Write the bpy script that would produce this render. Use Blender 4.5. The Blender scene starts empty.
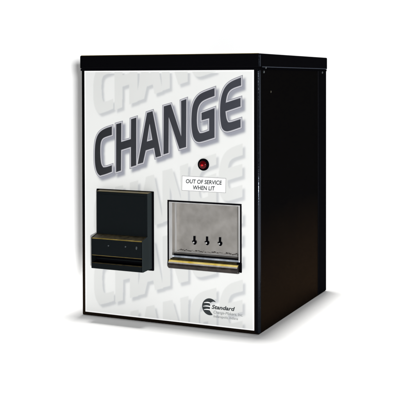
import bpy, bmesh, math, random
import numpy as np
from mathutils import Vector, Matrix
from mathutils.geometry import tessellate_polygon
random.seed(4)
MM = 0.001
W, D, H = 382.9, 397.6, 520.0          # cabinet size in mm
OX, OY = W/2, D/2                      # the machine's empty stands at the middle of its base
sc = bpy.context.scene
C = sc.collection
def V(x, d, z):                        # x from the cabinet's left edge, d out of its front face, z up (mm)
    return Vector(((x-OX)*MM, (-d-OY)*MM, z*MM))

# ------------------------------------------------------------------ materials
def mat(name, col, rough=.5, metal=0, spec=.5, tint=None, coat=0, gl=None):
    m = bpy.data.materials.new(name); m.use_nodes = True
    b = m.node_tree.nodes['Principled BSDF']
    b.inputs['Base Color'].default_value = (*col, 1)
    b.inputs['Roughness'].default_value = rough
    b.inputs['Metallic'].default_value = metal
    b.inputs['Specular IOR Level'].default_value = spec
    if tint: b.inputs['Specular Tint'].default_value = (*tint, 1)
    b.inputs['Coat Weight'].default_value = coat
    if gl:                              # weak, angle-independent sheen of a dull black coating
        nt = m.node_tree; g = nt.nodes.new('ShaderNodeBsdfGlossy'); g.name = 'sheen'; a = nt.nodes.new('ShaderNodeAddShader')
        g.inputs['Color'].default_value = (*gl, 1); g.inputs['Roughness'].default_value = rough
        b.inputs['Specular IOR Level'].default_value = 0
        nt.links.new(b.outputs[0], a.inputs[0]); nt.links.new(g.outputs[0], a.inputs[1])
        nt.links.new(a.outputs[0], nt.nodes['Material Output'].inputs['Surface'])
    return m, m.node_tree, b
def add_noise(nt, b, scale, lo, hi, sock='Roughness', stretch=(1, 1, 1), detail=4):
    tc = nt.nodes.new('ShaderNodeTexCoord'); mp = nt.nodes.new('ShaderNodeMapping')
    mp.inputs['Scale'].default_value = stretch
    n = nt.nodes.new('ShaderNodeTexNoise'); n.inputs['Scale'].default_value = scale; n.inputs['Detail'].default_value = detail
    r = nt.nodes.new('ShaderNodeMapRange'); r.inputs['To Min'].default_value = lo; r.inputs['To Max'].default_value = hi
    r.inputs['From Min'].default_value = .3; r.inputs['From Max'].default_value = .7
    nt.links.new(tc.outputs['Object'], mp.inputs['Vector']); nt.links.new(mp.outputs['Vector'], n.inputs['Vector'])
    nt.links.new(n.outputs['Fac'], r.inputs['Value'])
    if sock: nt.links.new(r.outputs['Result'], b.inputs[sock])
    if sock == 'Roughness' and 'sheen' in nt.nodes: nt.links.new(r.outputs['Result'], nt.nodes['sheen'].inputs['Roughness'])
    return r, n
def add_bump(nt, b, noise, strength, dist=.0004):
    bp = nt.nodes.new('ShaderNodeBump'); bp.inputs['Strength'].default_value = strength; bp.inputs['Distance'].default_value = dist
    nt.links.new(noise.outputs['Fac'], bp.inputs['Height']); nt.links.new(bp.outputs['Normal'], b.inputs['Normal'])
    if 'sheen' in nt.nodes: nt.links.new(bp.outputs['Normal'], nt.nodes['sheen'].inputs['Normal'])
def add_cols(nt, b, noise, c1, c2):
    cr = nt.nodes.new('ShaderNodeValToRGB')
    cr.color_ramp.elements[0].position = .32; cr.color_ramp.elements[1].position = .68
    cr.color_ramp.elements[0].color = (*c1, 1); cr.color_ramp.elements[1].color = (*c2, 1)
    nt.links.new(noise.outputs['Fac'], cr.inputs['Fac']); nt.links.new(cr.outputs['Color'], b.inputs['Base Color'])

M = {}
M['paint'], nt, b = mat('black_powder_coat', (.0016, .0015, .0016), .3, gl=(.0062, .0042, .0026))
r, n = add_noise(nt, b, 900, .26, .4); add_bump(nt, b, n, .5, .00025)
# warm floor reflection painted into the sheen colour, low on the cabinet
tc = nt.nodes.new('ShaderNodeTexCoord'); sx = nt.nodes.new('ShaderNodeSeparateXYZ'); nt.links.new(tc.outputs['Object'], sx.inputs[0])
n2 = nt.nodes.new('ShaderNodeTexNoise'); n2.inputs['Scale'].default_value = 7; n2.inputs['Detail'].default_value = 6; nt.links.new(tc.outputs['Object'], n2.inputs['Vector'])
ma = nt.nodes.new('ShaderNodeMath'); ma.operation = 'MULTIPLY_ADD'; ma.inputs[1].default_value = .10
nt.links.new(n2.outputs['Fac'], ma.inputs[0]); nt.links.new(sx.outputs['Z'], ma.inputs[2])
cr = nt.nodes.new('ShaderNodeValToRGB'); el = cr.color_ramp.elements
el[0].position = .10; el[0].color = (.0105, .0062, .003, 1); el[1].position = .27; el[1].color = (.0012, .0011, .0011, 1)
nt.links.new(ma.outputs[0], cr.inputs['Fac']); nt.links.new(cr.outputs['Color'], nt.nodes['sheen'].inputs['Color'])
M['lid_paint'], nt, b = mat('black_lid_coat', (.0015, .0015, .0019), .34, gl=(.0012, .0012, .0015))
r, n = add_noise(nt, b, 900, .28, .44); add_bump(nt, b, n, .5, .00025)
M['edge'], nt, b = mat('worn_corner_paint', (.002, .0025, .0035), .2, gl=(.04, .046, .058))
r, n = add_noise(nt, b, 300, .1, .3); add_bump(nt, b, n, .6, .0004)
M['plastic'], nt, b = mat('black_moulded_plastic', (.0032, .0042, .0048), .42, gl=(.004, .0048, .005))
r, n = add_noise(nt, b, 1100, .36, .5); add_bump(nt, b, n, .35, .0002)
M['lit_side'], nt, b = mat('plastic_side_reflection', (.017, .022, .0235), .5, gl=(.004, .004, .004))  # black plastic with the cool side reflection painted into its base colour
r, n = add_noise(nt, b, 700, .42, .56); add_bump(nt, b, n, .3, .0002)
M['gap'], nt, b = mat('black_gap', (.0012, .0012, .0018), .6, gl=(.001, .001, .001)); add_noise(nt, b, 500, .5, .7)
M['warm_glint'], nt, b = mat('painted_warm_glint', (.115, .083, .018), .4, 0, .4, (1, .8, .4))  # warm reflected light painted as a base colour on black edges
r, n = add_noise(nt, b, 60, .3, .5); add_cols(nt, b, n, (.085, .062, .013), (.15, .11, .03))
M['olive'], nt, b = mat('olive_and_ledge_glow', (.02, .015, .006), .5, 0, .3)  # warm light painted on the black ledge; plain colour on screw and lip
r, n = add_noise(nt, b, 120, .4, .6); add_cols(nt, b, n, (.011, .009, .004), (.032, .024, .008))
M['steel'], nt, b = mat('brushed_stainless', (.36, .345, .325), .42, .75, .5)
r, n = add_noise(nt, b, 48, .40, .52, stretch=(1, 1, 1), detail=9); add_cols(nt, b, n, (.235, .224, .21), (.305, .293, .278)); add_bump(nt, b, n, .25, .0006)
M['steel_light'], nt, b = mat('bright_stainless_flange', (.56, .56, .56), .35, .7, .5)
r, n = add_noise(nt, b, 80, .28, .45, stretch=(1, 1, .2)); add_cols(nt, b, n, (.36, .36, .365), (.5, .5, .5))
M['steel_blue'], nt, b = mat('pale_steel_strip', (.5, .55, .62), .3, .6); r, n = add_noise(nt, b, 60, .25, .45); add_cols(nt, b, n, (.3, .34, .4), (.5, .54, .6))
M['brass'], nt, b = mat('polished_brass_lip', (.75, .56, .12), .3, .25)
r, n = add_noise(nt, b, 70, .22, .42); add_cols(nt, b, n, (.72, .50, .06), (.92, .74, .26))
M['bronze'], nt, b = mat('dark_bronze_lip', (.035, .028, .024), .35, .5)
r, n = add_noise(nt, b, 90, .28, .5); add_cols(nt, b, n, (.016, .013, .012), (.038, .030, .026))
M['lip_highlight'], nt, b = mat('grey_lip_highlight', (.42, .40, .38), .35, .6); r, n = add_noise(nt, b, 90, .3, .5); add_cols(nt, b, n, (.5, .47, .45), (.7, .66, .62))  # highlight along the rolled lip, painted as a paler band
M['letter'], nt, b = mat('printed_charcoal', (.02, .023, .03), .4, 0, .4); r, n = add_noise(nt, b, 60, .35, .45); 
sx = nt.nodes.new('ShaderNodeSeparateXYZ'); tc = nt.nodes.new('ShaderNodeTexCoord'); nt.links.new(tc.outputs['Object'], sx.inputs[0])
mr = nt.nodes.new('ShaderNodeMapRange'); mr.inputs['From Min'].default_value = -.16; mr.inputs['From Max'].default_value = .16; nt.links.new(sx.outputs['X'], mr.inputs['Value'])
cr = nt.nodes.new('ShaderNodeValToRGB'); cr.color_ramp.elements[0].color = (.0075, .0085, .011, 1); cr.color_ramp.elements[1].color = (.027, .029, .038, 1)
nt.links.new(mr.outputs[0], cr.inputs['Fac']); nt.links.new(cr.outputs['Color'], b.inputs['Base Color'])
M['silver_in'], nt, b = mat('printed_pale_silver', (.37, .372, .395), .4, 0, .4); add_noise(nt, b, 60, .35, .45)
M['silver_out'], nt, b = mat('printed_silver_rim', (.17, .17, .195), .4, 0, .4); add_noise(nt, b, 60, .35, .45)
M['ink'], nt, b = mat('printed_black_ink', (.012, .016, .018), .45, 0, .3); add_noise(nt, b, 60, .4, .5)
M['ink_grey'], nt, b = mat('printed_grey_ink', (.11, .12, .12), .45, 0, .3); add_noise(nt, b, 60, .4, .5)
M['ink_rule'], nt, b = mat('printed_grey_rule', (.25, .25, .25), .45, 0, .3); add_noise(nt, b, 60, .4, .5)
M['sticker'], nt, b = mat('white_sticker', (.83, .83, .83), .4, 0, .4); add_noise(nt, b, 60, .35, .45)
M['red'], nt, b = mat('red_lens', (.05, .001, .002), .14, 0, .15); r, n = add_noise(nt, b, 700, .06, .14)
M['red_core'], nt, b = mat('bright_red_core', (.45, .004, .006), .3, 0, .3); add_noise(nt, b, 700, .2, .4)
M['bead'], nt, b = mat('dim_grey_stud', (.014, .02, .023), .3, 0, .5); add_noise(nt, b, 300, .25, .4)

m, nt, b = mat('printed_panel', (.8, .8, .8), .36, 0, .35); M['panel'] = m
at = nt.nodes.new('ShaderNodeAttribute'); at.attribute_name = 'print'
n = nt.nodes.new('ShaderNodeTexNoise'); n.inputs['Scale'].default_value = 9; n.inputs['Detail'].default_value = 6
tc = nt.nodes.new('ShaderNodeTexCoord'); nt.links.new(tc.outputs['Object'], n.inputs['Vector'])
mr = nt.nodes.new('ShaderNodeMapRange'); mr.inputs['From Min'].default_value = .3; mr.inputs['From Max'].default_value = .7
mr.inputs['To Min'].default_value = .965; mr.inputs['To Max'].default_value = 1
nt.links.new(n.outputs['Fac'], mr.inputs['Value'])
vm = nt.nodes.new('ShaderNodeVectorMath'); vm.operation = 'SCALE'
nt.links.new(at.outputs['Color'], vm.inputs[0]); nt.links.new(mr.outputs['Result'], vm.inputs['Scale'])
nt.links.new(vm.outputs['Vector'], b.inputs['Base Color'])

M['backdrop'], nt, b = mat('white_paper_sweep', (.8, .8, .8), .9, 0, .1)
r, n = add_noise(nt, b, 6, .8, 1)

# ------------------------------------------------------------------ helpers
root = bpy.data.objects.new('change_machine', None); C.objects.link(root)
root.empty_display_size = .1
root['label'] = 'black countertop coin change machine with white CHANGE front panel, on a white backdrop'
root['category'] = 'change machine'

def link(name, bm, m, parent=root, smooth=False):
    me = bpy.data.meshes.new(name)
    bmesh.ops.recalc_face_normals(bm, faces=bm.faces)
    bm.to_mesh(me); bm.free()
    for x in (m if isinstance(m, (list, tuple)) else [m]): me.materials.append(M[x])
    if smooth:
        for p in me.polygons: p.use_smooth = True
    o = bpy.data.objects.new(name, me); C.objects.link(o)
    o.parent = parent
    return o
def bevel(o, w, seg=2, ang=30):
    md = o.modifiers.new('bevel', 'BEVEL'); md.width = w*MM; md.segments = seg; md.limit_method = 'ANGLE'; md.angle_limit = math.radians(ang)
    md.harden_normals = False
    return o
def box(bm, x0, x1, d0, d1, z0, z1, mi=0):
    vs = [bm.verts.new(V(x, d, z)) for x in (x0, x1) for d in (d0, d1) for z in (z0, z1)]
    for f in ((0,1,3,2), (4,6,7,5), (0,4,5,1), (2,3,7,6), (0,2,6,4), (1,5,7,3)):
        bm.faces.new([vs[i] for i in f]).material_index = mi
def profile(bm, pts, x0, x1, mis=None, close=True, cap=0):   # pts (d, z) swept along x
    a = [bm.verts.new(V(x0, d, z)) for d, z in pts]; c = [bm.verts.new(V(x1, d, z)) for d, z in pts]
    n = len(pts)
    for i in range(n if close else n-1):
        j = (i+1) % n
        f = bm.faces.new((a[i], a[j], c[j], c[i])); f.material_index = mis[i] if mis else 0
    if close:
        bm.faces.new(a[::-1]).material_index = cap; bm.faces.new(c).material_index = cap
def area(p): return sum(p[i][0]*p[(i+1) % len(p)][1]-p[(i+1) % len(p)][0]*p[i][1] for i in range(len(p)))/2
def offset(p, d):                       # grow a counter-clockwise outline by d
    s = 1 if area(p) > 0 else -1
    n = len(p); out = []
    for i in range(n):
        a, b_, c = Vector(p[i-1]), Vector(p[i]), Vector(p[(i+1) % n])
        e1 = (b_-a).normalized(); e2 = (c-b_).normalized()
        n1 = Vector((e1.y, -e1.x))*s; n2 = Vector((e2.y, -e2.x))*s
        k = n1+n2; L = k.length
        if L < 1e-4: out.append(tuple(b_+n1*d)); continue
        k /= L; cs = max(k.dot(n1), .5)
        out.append(tuple(b_+k*d/cs))
    return out
def flat(bm, polys, d, th=.0, mi=0):    # a filled outline lying on the panel
    tri = tessellate_polygon([[Vector((x, z, 0)) for x, z in p] for p in polys])
    pts = [q for p in polys for q in p]
    vs = [bm.verts.new(V(x, d, z)) for x, z in pts]
    for t in tri:
        try: bm.faces.new([vs[i] for i in t]).material_index = mi
        except ValueError: pass
def disc(bm, x, z, r, d0, d1, seg=32, mi=0, rz=None, dome=0):
    rz = rz or r
    rings = [(1, d0), (1, d1)] + ([(math.cos(a), d1+dome*math.sin(a)) for a in (.4, .8, 1.2)] if dome else [])
    R_ = [[bm.verts.new(V(x+k*r*math.cos(2*math.pi*i/seg), d, z+k*rz*math.sin(2*math.pi*i/seg))) for i in range(seg)] for k, d in rings]
    for A, B in zip(R_, R_[1:]):
        for i in range(seg): bm.faces.new((A[i], A[(i+1) % seg], B[(i+1) % seg], B[i])).material_index = mi
    bm.faces.new(R_[-1]).material_index = mi; bm.faces.new(R_[0][::-1]).material_index = mi
def text(name, body, x0, x1, z0, z1, d, m, parent, shear=0, bold=0.0, xjit=None):
    cu = bpy.data.curves.new(name, 'FONT'); cu.body = body; cu.shear = shear; cu.offset = bold; cu.resolution_u = 6; cu.fill_mode = 'FRONT'
    t = bpy.data.objects.new(name, cu); C.objects.link(t)
    dg = bpy.context.evaluated_depsgraph_get(); me = bpy.data.meshes.new_from_object(t.evaluated_get(dg))
    C.objects.unlink(t); bpy.data.objects.remove(t)
    co = [v.co.copy() for v in me.vertices]
    ax, bx = min(c.x for c in co), max(c.x for c in co)
    az, bz = 0.0, max(c.y for c in co)
    for v, c in zip(me.vertices, co):
        v.co = V(x0+(c.x-ax)/(bx-ax)*(x1-x0), d, z0+(c.y-az)/(bz-az)*(z1-z0))
    me.materials.clear(); me.materials.append(M[m]); me.name = name
    o = bpy.data.objects.new(name, me); C.objects.link(o); o.parent = parent
    return o

# ------------------------------------------------------------------ cabinet
LIDZ = 494.0
bm = bmesh.new()
HX0, HX1, HZ0, HZ1 = 197, 346, 113, 238.6       # opening for the coin cup
o_ = [bm.verts.new(V(*p)) for p in ((0, 0, 0), (W, 0, 0), (W, 0, LIDZ+6), (0, 0, LIDZ+6))]
k_ = [bm.verts.new(V(*p)) for p in ((0, -D, 0), (W, -D, 0), (W, -D, LIDZ+6), (0, -D, LIDZ+6))]
i_ = [bm.verts.new(V(*p)) for p in ((HX0, 0, HZ0), (HX1, 0, HZ0), (HX1, 0, HZ1), (HX0, 0, HZ1))]
j_ = [bm.verts.new(V(*p)) for p in ((HX0, -22, HZ0), (HX1, -22, HZ0), (HX1, -22, HZ1), (HX0, -22, HZ1))]
for q in range(4):
    r_ = (q+1) % 4
    bm.faces.new((o_[q], o_[r_], k_[r_], k_[q])); bm.faces.new((o_[q], o_[r_], i_[r_], i_[q])); bm.faces.new((i_[q], i_[r_], j_[r_], j_[q]))
bm.faces.new(k_); bm.faces.new(j_)
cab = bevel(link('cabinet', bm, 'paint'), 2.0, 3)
# rear flange of the side wall, folded round the back
bm = bmesh.new(); box(bm, W-1, W+1.1, -D+.4, -D+56, 2, LIDZ-2)
bevel(link('side_flange', bm, 'lid_paint', cab), .8, 2)
# front corner post: rounded worn fold running the height of the cabinet
bm = bmesh.new()
bm2 = bmesh.new(); box(bm2, W-7.5, W-2.0, -3, 1.15, 3, LIDZ-2); link('corner_flange', bm2, 'lid_paint', cab)
pr = [(W-2.2, -6), (W-2.2, 1.2)] + [(W-1.6+2.8*math.sin(a_), -1.6+2.8*math.cos(a_)) for a_ in [math.pi/2*i/10 for i in range(1, 11)]] + [(W+1.2, -6)]
def vpost(bm, pr, z0, z1):
    a = [bm.verts.new(V(x, d, z0)) for x, d in pr]; c = [bm.verts.new(V(x, d, z1)) for x, d in pr]
    for i in range(len(pr)): bm.faces.new((a[i], a[(i+1) % len(pr)], c[(i+1) % len(pr)], c[i]))
    bm.faces.new(a[::-1]); bm.faces.new(c)
vpost(bm, pr, 3, LIDZ-2)
link('corner_post', bm, 'edge', cab, smooth=True)
# rivet on the side
def stud(name, y, z, r, m, parent):
    bm = bmesh.new(); seg = 16
    for k, (rr, e) in enumerate(((r, 0), (r*.9, r*.35), (r*.5, r*.6))):
        ring = [bm.verts.new(V(W+e+(.0 if y < D-60 else 1.1), -y+rr*math.cos(2*math.pi*i/seg), z+rr*math.sin(2*math.pi*i/seg))) for i in range(seg)]
        if k:
            for i in range(seg): bm.faces.new((prev[i], prev[(i+1) % seg], ring[(i+1) % seg], ring[i]))
        prev = ring
    bm.faces.new(prev); return link(name, bm, m, parent)
stud('screw_head', 60, 448.6, 2.2, 'olive', cab)
stud('screw_head', 24, 486, 2.6, 'bead', cab)
stud('screw_head', 29, 494, 2.4, 'bead', cab).location.x = .002
stud('screw_head', 368, 487, 2.6, 'bead', cab)

# lid: a shallow cap with turned-down sides
e = 2.6
bm = bmesh.new(); box(bm, -e, W+e, -D-e, e*.7, LIDZ, H)
lid = bevel(link('lid', bm, 'lid_paint'), 2.2, 3)
bm = bmesh.new(); box(bm, -e*.55, W+e*.55, -D-e*.5, e*.3, LIDZ-4.2, LIDZ-.2)
link('lid_hem', bm, 'gap', lid)
bm = bmesh.new(); vpost(bm, [(W+e-2.6, e*.7+.3), (W+e-.9, e*.7+.15), (W+e+.2, e*.7-1), (W+e+.5, e*.7-2.8), (W+e-1, e*.7-4)], LIDZ+2, H-2.5)
link('lid_corner', bm, 'edge', lid)

bm = bmesh.new(); box(bm, -e+2.5, W+e-3, -.8, e*.7-.9, H-.3, H+.45); link('lid_rim_glint', bm, 'warm_glint', lid)  # added strip: warm glint painted along the lid's top edge
bm = bmesh.new(); box(bm, W+e-.6, W+e+.35, -D+4, -9, LIDZ+.5, LIDZ+2.0); link('lid_seam', bm, 'edge', lid)
# ------------------------------------------------------------------ front panel with its print
PX0, PX1, PZ0, PZ1 = 8.0, 373.2, 7.2, 489.6
LET = {
 'C':[[(70.3, 378.8), (57.2, 375.0), (46.0, 369.2), (39.2, 361.8), (34.6, 350.1), (32.6, 333.3), (32.5, 308.2), (34.8, 294.4), (38.7, 285.8), (43.7, 282.4), (56.9, 286.1), (69.9, 291.1), (70.0, 301.8), (58.7, 298.0), (50.7, 297.3), (46.1, 302.7), (43.9, 314.6), (43.3, 333.6), (44.2, 346.6), (47.7, 354.8), (54.2, 359.1), (70.2, 363.8)]],
 'H':[[(81.9, 383.6), (91.7, 386.1), (91.3, 348.4), (114.9, 355.2), (115.5, 393.9), (125.3, 396.8), (124.8, 305.7), (114.9, 302.6), (114.9, 341.7), (91.2, 334.6), (90.6, 294.3), (81.3, 291.2)]],
 'A':[[(150.8, 406.7), (161.4, 409.9), (179.4, 325.7), (169.4, 322.7), (166.0, 341.4), (146.2, 335.4), (140.1, 311.5), (130.3, 308.6)], [(155.6, 388.4), (148.4, 350.6), (162.7, 354.8)]],
 'N':[[(187.5, 419.7), (201.4, 423.4), (224.3, 361.9), (224.9, 430.5), (234.1, 433.6), (233.4, 344.4), (220.6, 340.6), (197.0, 401.7), (195.7, 332.0), (186.6, 329.2)]],
 'G':[[(293.1, 454.5), (268.0, 446.2), (257.7, 438.5), (250.7, 427.3), (247.1, 411.9), (246.2, 384.0), (249.1, 365.7), (252.9, 358.5), (257.5, 355.0), (264.2, 354.5), (292.9, 363.6), (293.1, 417.0), (267.9, 408.2), (267.9, 396.1), (283.7, 400.3), (283.7, 375.1), (269.5, 369.9), (262.6, 369.6), (258.0, 376.7), (255.9, 390.4), (256.6, 410.3), (260.0, 422.7), (266.1, 430.7), (274.6, 435.4), (293.1, 441.9)]],
 'E':[[(347.2, 474.3), (328.0, 467.4), (316.6, 457.9), (309.8, 443.5), (306.3, 425.2), (306.2, 400.8), (308.8, 384.2), (311.5, 379.4), (315.6, 376.3), (322.9, 376.1), (346.1, 384.0), (346.1, 397.3), (326.2, 390.9), (321.3, 391.4), (317.3, 398.0), (315.4, 413.1), (346.1, 422.9), (346.1, 436.5), (315.9, 427.3), (318.2, 441.9), (323.1, 451.1), (331.4, 456.8), (347.2, 461.7)]],
}
def grow(polys, d):
    return [offset(polys[0], d)] + [offset(h, -d) for h in polys[1:]]
NX, NZ = 488, 644                      # 0.75 mm print grid
gx = np.linspace(PX0, PX1, NX); gz = np.linspace(PZ0, PZ1, NZ)
GX, GZ = np.meshgrid(gx, gz)
def raster(polys, dx=0, dz=0):
    m = np.zeros(GX.shape, bool)
    X = GX-dx; Z = GZ-dz
    for p in polys:
        n = len(p); q = np.zeros(GX.shape, bool)
        for i in range(n):
            (x1, z1), (x2, z2) = p[i], p[(i+1) % n]
            if z1 == z2: continue
            cnd = ((z1 > Z) != (z2 > Z)) & (X < (x2-x1)*(Z-z1)/(z2-z1)+x1)
            q ^= cnd
        m ^= q
    return m.astype(float)
def blur(a, s):
    s = s/.75; r = int(3*s)+1; k = np.exp(-.5*(np.arange(-r, r+1)/s)**2); k /= k.sum()
    p = np.pad(a, r, mode='edge')
    p = sum(k[i]*p[i:i+a.shape[0], :] for i in range(2*r+1))
    return sum(k[i]*p[:, i:i+a.shape[1]] for i in range(2*r+1))
def soften(p, it=2):                    # round off the shallow corners of the curved letters
    for _ in range(it):
        out = []; n = len(p)
        for i in range(n):
            a, b_, c = Vector(p[i-1]), Vector(p[i]), Vector(p[(i+1) % n])
            e1, e2 = b_-a, c-b_
            if e1.angle(e2) < math.radians(48) and min(e1.length, e2.length) > .4: out += [tuple(b_-e1*.25), tuple(b_+e2*.25)]
            else: out.append(tuple(b_))
        p = out
    return p
for k in 'CGE': LET[k] = [soften(p) for p in LET[k]]
sil = {k: grow(v, 4.2) for k, v in LET.items()}
col = np.ones(GX.shape+(3,))*np.array((.555, .561, .553))
PITCH = 126.6
for k, row in enumerate((1, -1, -2, -3)):
    g = np.zeros(GX.shape)
    for v in sil.values(): g = np.maximum(g, raster(v, 0, row*PITCH))
    sh = np.roll(np.roll(blur(g, 1.7), 7, 1), -8, 0); sh[-8:] = 0
    gi = blur(g, .7)
    col *= (1-.31*np.clip(sh*(1-gi), 0, 1)[..., None]*np.array((1, .97, .88)))
    col *= (1-.12*gi[..., None]*np.array((1, .98, 1.0)))
g = np.zeros(GX.shape)
for v in sil.values(): g = np.maximum(g, raster(grow(v, 0.8)))
sh = np.roll(np.roll(blur(g, 2.0), 7, 1), -8, 0)
col *= (1-.62*sh[..., None]*np.array((1, .985, .88)))
edge = np.minimum(np.minimum(GX-PX0, PX1-GX), np.minimum(GZ-PZ0, PZ1-GZ))
wb = np.clip((2.8-edge)/1.2, 0, 1)[..., None]
col = col*(1-wb)+wb*.70
# panel mesh: printed front sheet, folded edges
PD = 1.6
vs = np.zeros((NX*NZ, 3)); vs[:, 0] = (GX.ravel()-OX)*MM; vs[:, 1] = (-PD-OY)*MM; vs[:, 2] = GZ.ravel()*MM
idx = np.arange(NX*NZ).reshape(NZ, NX)
fc = np.stack([idx[:-1, :-1], idx[:-1, 1:], idx[1:, 1:], idx[1:, :-1]], -1).reshape(-1, 4)
fcx = vs[fc[:, 0], 0]/MM+OX; fcz = vs[fc[:, 0], 2]/MM
fc = fc[~((fcx > 197) & (fcx < 345.5) & (fcz > 113) & (fcz < 238.2))]      # cut-out for the coin cup
# skirt back to the cabinet face
loop = np.concatenate([idx[0, :], idx[1:, -1], idx[-1, -2::-1], idx[-2:0:-1, 0]])
sk = vs[loop].copy(); sk[:, 1] = (.3-OY)*MM
base = len(vs); vs = np.vstack([vs, sk]); nl = len(loop)
j = (np.arange(nl)+1) % nl
sf = np.stack([loop, base+np.arange(nl), base+j, loop[j]], -1)
fc = np.vstack([fc, sf])
me = bpy.data.meshes.new('front_panel')
me.vertices.add(len(vs)); me.vertices.foreach_set('co', vs.ravel())
me.loops.add(fc.size); me.loops.foreach_set('vertex_index', fc.ravel().astype(np.int32))
me.polygons.add(len(fc)); me.polygons.foreach_set('loop_start', np.arange(0, fc.size, 4, dtype=np.int32))
me.polygons.foreach_set('loop_total', np.full(len(fc), 4, np.int32)); me.update(calc_edges=True); me.validate()
ca = me.color_attributes.new('print', 'FLOAT_COLOR', 'POINT')
full = np.ones((len(vs), 4)); full[:base, :3] = col.reshape(-1, 3); full[base:, :3] = .9
ca.data.foreach_set('color', full.ravel().astype(np.float32))
me.materials.append(M['panel'])
panel = bpy.data.objects.new('front_panel', me); C.objects.link(panel); panel.parent = root

for q_, (k, v) in enumerate(LET.items()):
    e_ = PD+.1+q_*.012
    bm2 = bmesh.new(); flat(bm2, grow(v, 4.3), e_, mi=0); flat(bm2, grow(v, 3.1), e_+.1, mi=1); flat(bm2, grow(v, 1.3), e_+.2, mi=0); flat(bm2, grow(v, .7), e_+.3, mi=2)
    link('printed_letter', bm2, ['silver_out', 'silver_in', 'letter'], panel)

# sticker
lab = [(225.2, 288.6), (224.6, 260.2), (316.8, 259.8), (317.4, 287.6)]
bm = bmesh.new(); flat(bm, [lab], PD+.12, mi=0); flat(bm, [offset(lab, -1.0)], PD+.2, mi=1)
st = link('service_label', bm, ['ink_rule', 'sticker'])
text('label_text', 'OUT OF SERVICE', 233.5, 309, 274.9, 282.6, PD+.3, 'ink', st, shear=.12, bold=.028)
text('label_text', 'WHEN LIT', 248.5, 294.5, 263.4, 271.2, PD+.3, 'ink', st, shear=.12, bold=.028)

# indicator lamp
bm = bmesh.new(); disc(bm, 271, 311.4, 11.4, 0, 3.4, 40, dome=1.2)
il = link('indicator_light', bm, 'gap')
bm = bmesh.new(); disc(bm, 270.6, 311.2, 7.6, 4, 4.9, 32, dome=2.4); ln = link('lens', bm, 'red', il, smooth=True)
bm = bmesh.new(); disc(bm, 270.0, 310.6, 2.6, 5, 7.4, 20, dome=.7, rz=2.0); link('filament', bm, 'red_core', il, smooth=True)

# maker's mark: striped globe with a bite, and its lettering
def arc(cx, cz, r, a0, a1, n, rz=None): return [(cx+r*math.cos(math.radians(a0+(a1-a0)*i/n)), cz+(rz or r)*math.sin(math.radians(a0+(a1-a0)*i/n))) for i in range(n+1)]
cx, cz, r = 283.2, 43.0, 16.0
outl = arc(cx, cz, r, 38, 292, 40)      # from upper right, round the left, to the bottom right
inner = [(287.5, 30.5), (284.3, 34), (283.2, 38.5), (284.4, 43), (283.6, 47.5), (285.6, 51.5), (290, 53.6)]
bm = bmesh.new(); flat(bm, [outl+inner], PD+.12, mi=0)
for q, zz in enumerate((49.6, 42.8, 36.4)):
    w_ = math.sqrt(r*r-(zz-cz)**2)
    top = [(cx-w_+2.2+(284.5-cx+w_-2.2)*t, zz+1.7*math.sin(math.pi*t*.9)+.2+.6*t) for t in [i/8 for i in range(9)]]
    bot = [(x, z-1.9*min(1, .25+i/5)) for i, (x, z) in enumerate(top)]
    flat(bm, [top+bot[::-1]], PD+.2, mi=1)
lg = link('maker_mark', bm, ['ink', 'sticker'], root)
text('mark_text', 'Standard', 287, 335, 40.0, 47.4, PD+.14, 'ink', lg, shear=.25, bold=.03)
text('mark_text', 'Change-Makers, Inc.', 291, 351, 31.4, 36.6, PD+.14, 'ink_grey', lg, shear=.2)
text('mark_text', 'Indianapolis, Indiana', 291, 341, 23.8, 28.6, PD+.14, 'ink_grey', lg, shear=.2)

# ------------------------------------------------------------------ bill acceptor
bm = bmesh.new(); box(bm, 36.2, 164.5, -4, 4.2, 101.6, 255.6)
ba = bevel(link('bill_acceptor', bm, 'gap'), 1.2, 2)
bm = bmesh.new()
vsq = {}
# upper housing: a raised block with drafted sides
def block(bm, x0, x1, z0, z1, d0, d1, fx0=0, fx1=0, ft=0, mi=(0, 1, 2)):   # front face, sides, top
    P = [V(x0, d0, z0), V(x1, d0, z0), V(x1, d0, z1), V(x0, d0, z1), V(x0+fx0, d1, z0), V(x1-fx1, d1, z0), V(x1-fx1, d1, z1-ft), V(x0+fx0, d1, z1-ft)]
    v = [bm.verts.new(p) for p in P]
    for f, m_ in (((4, 5, 6, 7), mi[0]), ((1, 2, 6, 5), mi[1]), ((0, 4, 7, 3), mi[1]), ((3, 7, 6, 2), mi[2]), ((0, 1, 5, 4), mi[0]), ((0, 3, 2, 1), mi[0])):
        bm.faces.new([v[i] for i in f]).material_index = m_
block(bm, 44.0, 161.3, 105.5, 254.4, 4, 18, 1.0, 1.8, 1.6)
uh = bevel(link('upper_housing', bm, ['plastic', 'lit_side', 'warm_glint'], ba), .9, 2, 20)
# a narrower inset face plate on the raised block
bm = bmesh.new(); block(bm, 49.5, 153.5, 168, 247.5, 17.8, 18.5, .4, .4, .4, (0, 0, 0)); link('face_plate', bm, 'plastic', uh)
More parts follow.
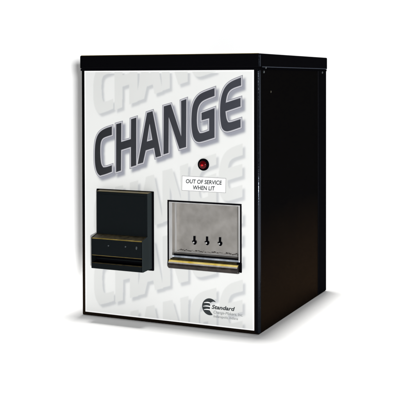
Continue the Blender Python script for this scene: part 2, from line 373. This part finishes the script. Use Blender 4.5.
# lower housing with bill slot
LX0, LX1 = 46.8, 158.6
pts = [(4, 105.8), (37.4, 104.2), (38.0, 105), (38.0, 114.6), (36.9, 116), (24, 117.5), (24, 128.2), (37.2, 129.8), (38, 130.8), (38, 162.4), (37.2, 164.2), (18.2, 169.5), (4, 169.5)]
mis = [0, 0, 0, 2, 3, 3, 3, 2, 0, 0, 2, 3, 0]
bm = bmesh.new()
a = [bm.verts.new(V(LX0-(0 if d > 20 else 0), d, z)) for d, z in pts]; c_ = [bm.verts.new(V(LX1+(38-d)*.05-1.2*(d > 36), d, z)) for d, z in pts]
n = len(pts)
matidx = [0, 0, 0, 4, 3, 3, 3, 4, 0, 2, 2, 0, 0]
matidx[9] = 2; matidx[10] = 4; matidx[3] = 4; matidx[7] = 2  # black edges and ledge coloured with painted warm light
for i in range(n):
    bm.faces.new((a[i], a[(i+1) % n], c_[(i+1) % n], c_[i])).material_index = matidx[i]
lh = link('lower_housing', bm, ['plastic', 'lit_side', 'warm_glint', 'gap', 'olive'], ba)
for xx, th, mi in ((LX1-.2, 1.5, 1), (LX0, -1.2, 0)):
    bm = bmesh.new()
    o1 = [(4, 105.9), (37.4, 104.3), (38.2, 105.1), (38.3, 162.8), (37.4, 164.8), (18.0, 170.1), (4, 170.1)]
    A = [bm.verts.new(V(xx, d, z)) for d, z in o1]; B = [bm.verts.new(V(xx+th, d, z)) for d, z in o1]
    for i in range(7): bm.faces.new((A[i], A[(i+1) % 7], B[(i+1) % 7], B[i])).material_index = mi
    bm.faces.new(A).material_index = mi; bm.faces.new(B[::-1]).material_index = mi
    link('side_cheek', bm, ['plastic', 'lit_side'], lh)
for x, z, rx, rz in ((84.2, 150.8, 1.6, 1.6), (122, 151.4, 1.6, 1.6), (146.1, 150.6, 1.7, 3.6)):
    bm = bmesh.new(); disc(bm, x, z, rx, 37.5, 38.5, 20, rz=rz, dome=.6); link('status_stud', bm, 'bead', lh)
bm = bmesh.new(); box(bm, 50, 156, 23.9, 27, 121.8, 123.4); link('bill_slot', bm, 'plastic', lh)

# ------------------------------------------------------------------ coin tray
TX0, TX1, TZ0, TZ1 = 194.2, 348.8, 121, 240.8
def ring(bm, o, i, d, mi=0):            # rectangular frame between two rectangles, at depth d, given thickness down to d2
    pass
bm = bmesh.new()                        # thin black surround
t = 3.0
for x0, x1, z0, z1 in ((TX0, TX1, TZ1-t, TZ1), (TX0, TX0+t, 112.5, TZ1-t), (TX1-t, TX1, 112.5, TZ1-t)):
    box(bm, x0, x1, -8, 3.0, z0, z1)
box(bm, TX1-9, TX1+.4, -2, 4.2, 113.5, 131)
ct = bevel(link('coin_tray', bm, 'gap'), .5, 1)
bm = bmesh.new()                        # bright flange inside the surround
box(bm, TX0+t, 204.0, -4, 2.2, 126, TZ1-t); box(bm, 204.0, 342.6, -4, 2.2, TZ1-t-1.8, TZ1-t); box(bm, 342.6, TX1-t, -4, 2.2, 134, TZ1-t)
link('flange', bm, 'steel_light', ct)
bm = bmesh.new()                        # folded inner wall, back wall and wall on the right
CD = -12.6
vq = lambda *p: bm.verts.new(V(*p))
def quad(p, mi): bm.faces.new([vq(*q) for q in p]).material_index = mi
quad([(204.0, 1.5, 126), (204.0, 1.5, 236), (204.2, CD+4, 236), (204.2, CD+4, 126)], 0)
quad([(204.2, CD+4, 126), (204.2, CD+4, 236), (206.2, CD, 236), (206.2, CD, 126)], 1)
# back wall, gently dented
nx, nz = 60, 44; g_ = []
for jz in range(nz+1):
    row = []
    for ix in range(nx+1):
        x = 206.2+(341-206.2)*ix/nx; z = 128+(237.2-128)*jz/nz
        row.append(vq(x, CD+.25*math.sin(x*.071+z*.043)+.2*math.sin(z*.11-x*.03), z))
    g_.append(row)
for jz in range(nz):
    for ix in range(nx):
        f = bm.faces.new((g_[jz][ix], g_[jz][ix+1], g_[jz+1][ix+1], g_[jz+1][ix])); f.material_index = 0; f.smooth = True
quad([(341, CD, 126), (341, CD, 236), (342.6, 1.5, 236), (342.6, 1.5, 126)], 1)
quad([(204, 1.5, 237.2), (342.6, 1.5, 237.2), (342.6, CD, 237.2), (204, CD, 237.2)], 0)
link('cup', bm, ['steel', 'steel_light'], ct)
# dark marks standing in for the reflection low on the steel back
bm = bmesh.new()
x = 208.0
while x < 338:
    w_ = random.uniform(1.5, 7); zc = 143.4+random.uniform(-1.1, 1.1); h_ = random.uniform(.5, 1.9)
    if random.random() < .93: 
        p = [(x, zc), (x+w_*.3, zc+h_*random.uniform(.3, 1.3)), (x+w_*.8, zc+h_*.5), (x+w_, zc+random.uniform(-.4, .5)), (x+w_*.6, zc-h_*.5), (x+w_*.2, zc-h_*.3)]
        vs_ = [vq2 for vq2 in [bm.verts.new(V(a_, CD+.65, b_)) for a_, b_ in p]]; bm.faces.new(vs_)
    x += w_*random.uniform(.6, 1.15)
link('reflection_mark', bm, 'bronze', ct)
bm = bmesh.new(); box(bm, 206.5, 341, CD-.2, CD+1.3, 139.4, 140.6); link('crease', bm, 'steel_light', ct)
# three coin outlets: short slot over a round hole with a bright rivet
for x, z in ((244.6, 172.4), (271.3, 173.2), (298.4, 173.6)):
    bm = bmesh.new()
    flat(bm, [[(x-2.2, z), (x+2.4, z), (x+2.4, z-8), (x+4.6, z-9), (x+5.0, z-12.5), (x+2.6, z-16.2), (x-.4, z-16.8), (x-3.6, z-14), (x-5.2, z-9.8), (x-2.4, z-8.6)]], CD+.7)
    ho = link('keyhole', bm, 'gap', ct)
    bm = bmesh.new(); disc(bm, x-1.6, z-12.4, 1.9, CD+.4, CD+1.3, 16, dome=.5); link('rivet', bm, 'steel_light', ho)
# rolled coin lip
bm = bmesh.new()
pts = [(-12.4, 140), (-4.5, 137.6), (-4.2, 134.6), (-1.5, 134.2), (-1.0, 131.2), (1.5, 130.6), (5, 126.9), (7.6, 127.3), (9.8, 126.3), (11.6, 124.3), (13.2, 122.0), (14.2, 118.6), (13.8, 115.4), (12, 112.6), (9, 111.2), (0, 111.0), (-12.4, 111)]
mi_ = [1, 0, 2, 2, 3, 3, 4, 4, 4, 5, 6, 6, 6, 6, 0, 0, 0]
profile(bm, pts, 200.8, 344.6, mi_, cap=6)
link('lip', bm, ['gap', 'steel', 'steel_blue', 'olive', 'brass', 'lip_highlight', 'bronze'], ct)

# ------------------------------------------------------------------ backdrop: a paper sweep, floor curving up into a wall
yaw = .4124
fwd = Vector((-math.sin(yaw), math.cos(yaw), 0)); rgt = Vector((math.cos(yaw), math.sin(yaw), 0))
front = V(0, 0, 0)
bm = bmesh.new()
RC = .06; YW = .43
prof = [(-3.2, 0), (-1.5, 0), (-.4, 0), (.2, 0), (YW-RC, 0)] + [(YW-RC+RC*math.sin(a), RC-RC*math.cos(a)) for a in [math.pi/2*i/14 for i in range(1, 15)]] + [(YW, .5), (YW, 1.2), (YW, 2.4)]
rows = []
for s in (-2.6, -1.2, -.4, 0, .4, 1.2, 2.6):
    rows.append([bm.verts.new(Vector((front.x, front.y, 0))+fwd*a_+rgt*(s+.2)+Vector((0, 0, b_))) for a_, b_ in prof])
for A, B in zip(rows, rows[1:]):
    for i in range(len(prof)-1): bm.faces.new((A[i], B[i], B[i+1], A[i+1])).smooth = True
me = bpy.data.meshes.new('backdrop'); bm.to_mesh(me); bm.free(); me.materials.append(M['backdrop'])
bd = bpy.data.objects.new('backdrop', me); C.objects.link(bd); bd['kind'] = 'structure'; bd['label'] = 'seamless white studio backdrop under and behind the machine'

# ------------------------------------------------------------------ camera
cam = bpy.data.cameras.new('camera'); co = bpy.data.objects.new('camera', cam); C.objects.link(co)
rx = Vector((0.9161708297249856, 0.4007851811485708, -0.0014997775630532938)); up = Vector((-0.0055193299758967505, 0.016358397132299272, 0.9998509588133019)); fw = Vector((-0.40074998160654796, 0.9160260047700444, -0.017199151937877966))
Rm = Matrix((rx, up, -fw)).transposed()
CP = Vector(((1033.656-OX)*MM, (-1610.492-OY+0)*MM, .471588))
co.matrix_world = Matrix.Translation(CP) @ Rm.to_4x4()
cam.lens = 84.96; cam.sensor_width = 36; cam.shift_x = -.080225; cam.shift_y = -.260225; cam.clip_end = 50; cam.clip_start = .05
sc.camera = co

# ------------------------------------------------------------------ light
def lamp(name, loc, aim, size, sy, power, colr=(1, 1, 1)):
    l = bpy.data.lights.new(name, 'AREA'); l.shape = 'RECTANGLE'; l.size = size; l.size_y = sy; l.energy = power; l.color = colr
    o = bpy.data.objects.new(name, l); C.objects.link(o); o.location = loc
    o.rotation_euler = (Vector(aim)-Vector(loc)).to_track_quat('-Z', 'Y').to_euler(); return o
def rel(f, s, z): return Vector((front.x, front.y, 0))+fwd*f+rgt*s+Vector((0, 0, z))
KEY, TOP = 325, 295
# added unseen key light, right of the camera, shaped for a narrow left shadow
lamp('added_key_light', rel(-5, 1.0, .55), rel(0, .2, .3), .22, .22, KEY, (1, 1, 1))
# added unseen light above and behind, placed to shade the floor in front
lamp('added_overhead_light', rel(.34, .26, 5.2), rel(.34, .26, 0), .5, .5, TOP, (1, .99, .97))
w = bpy.data.worlds.new('World'); sc.world = w; w.use_nodes = True
w.node_tree.nodes['Background'].inputs['Color'].default_value = (.9, .95, 1, 1)
w.node_tree.nodes['Background'].inputs['Strength'].default_value = .05

sc.render.engine = 'CYCLES'
sc.view_settings.view_transform = 'Standard'; sc.view_settings.look = 'None'; sc.view_settings.gamma = 1; sc.view_settings.exposure = 0
sc.render.resolution_x = sc.render.resolution_y = 1024
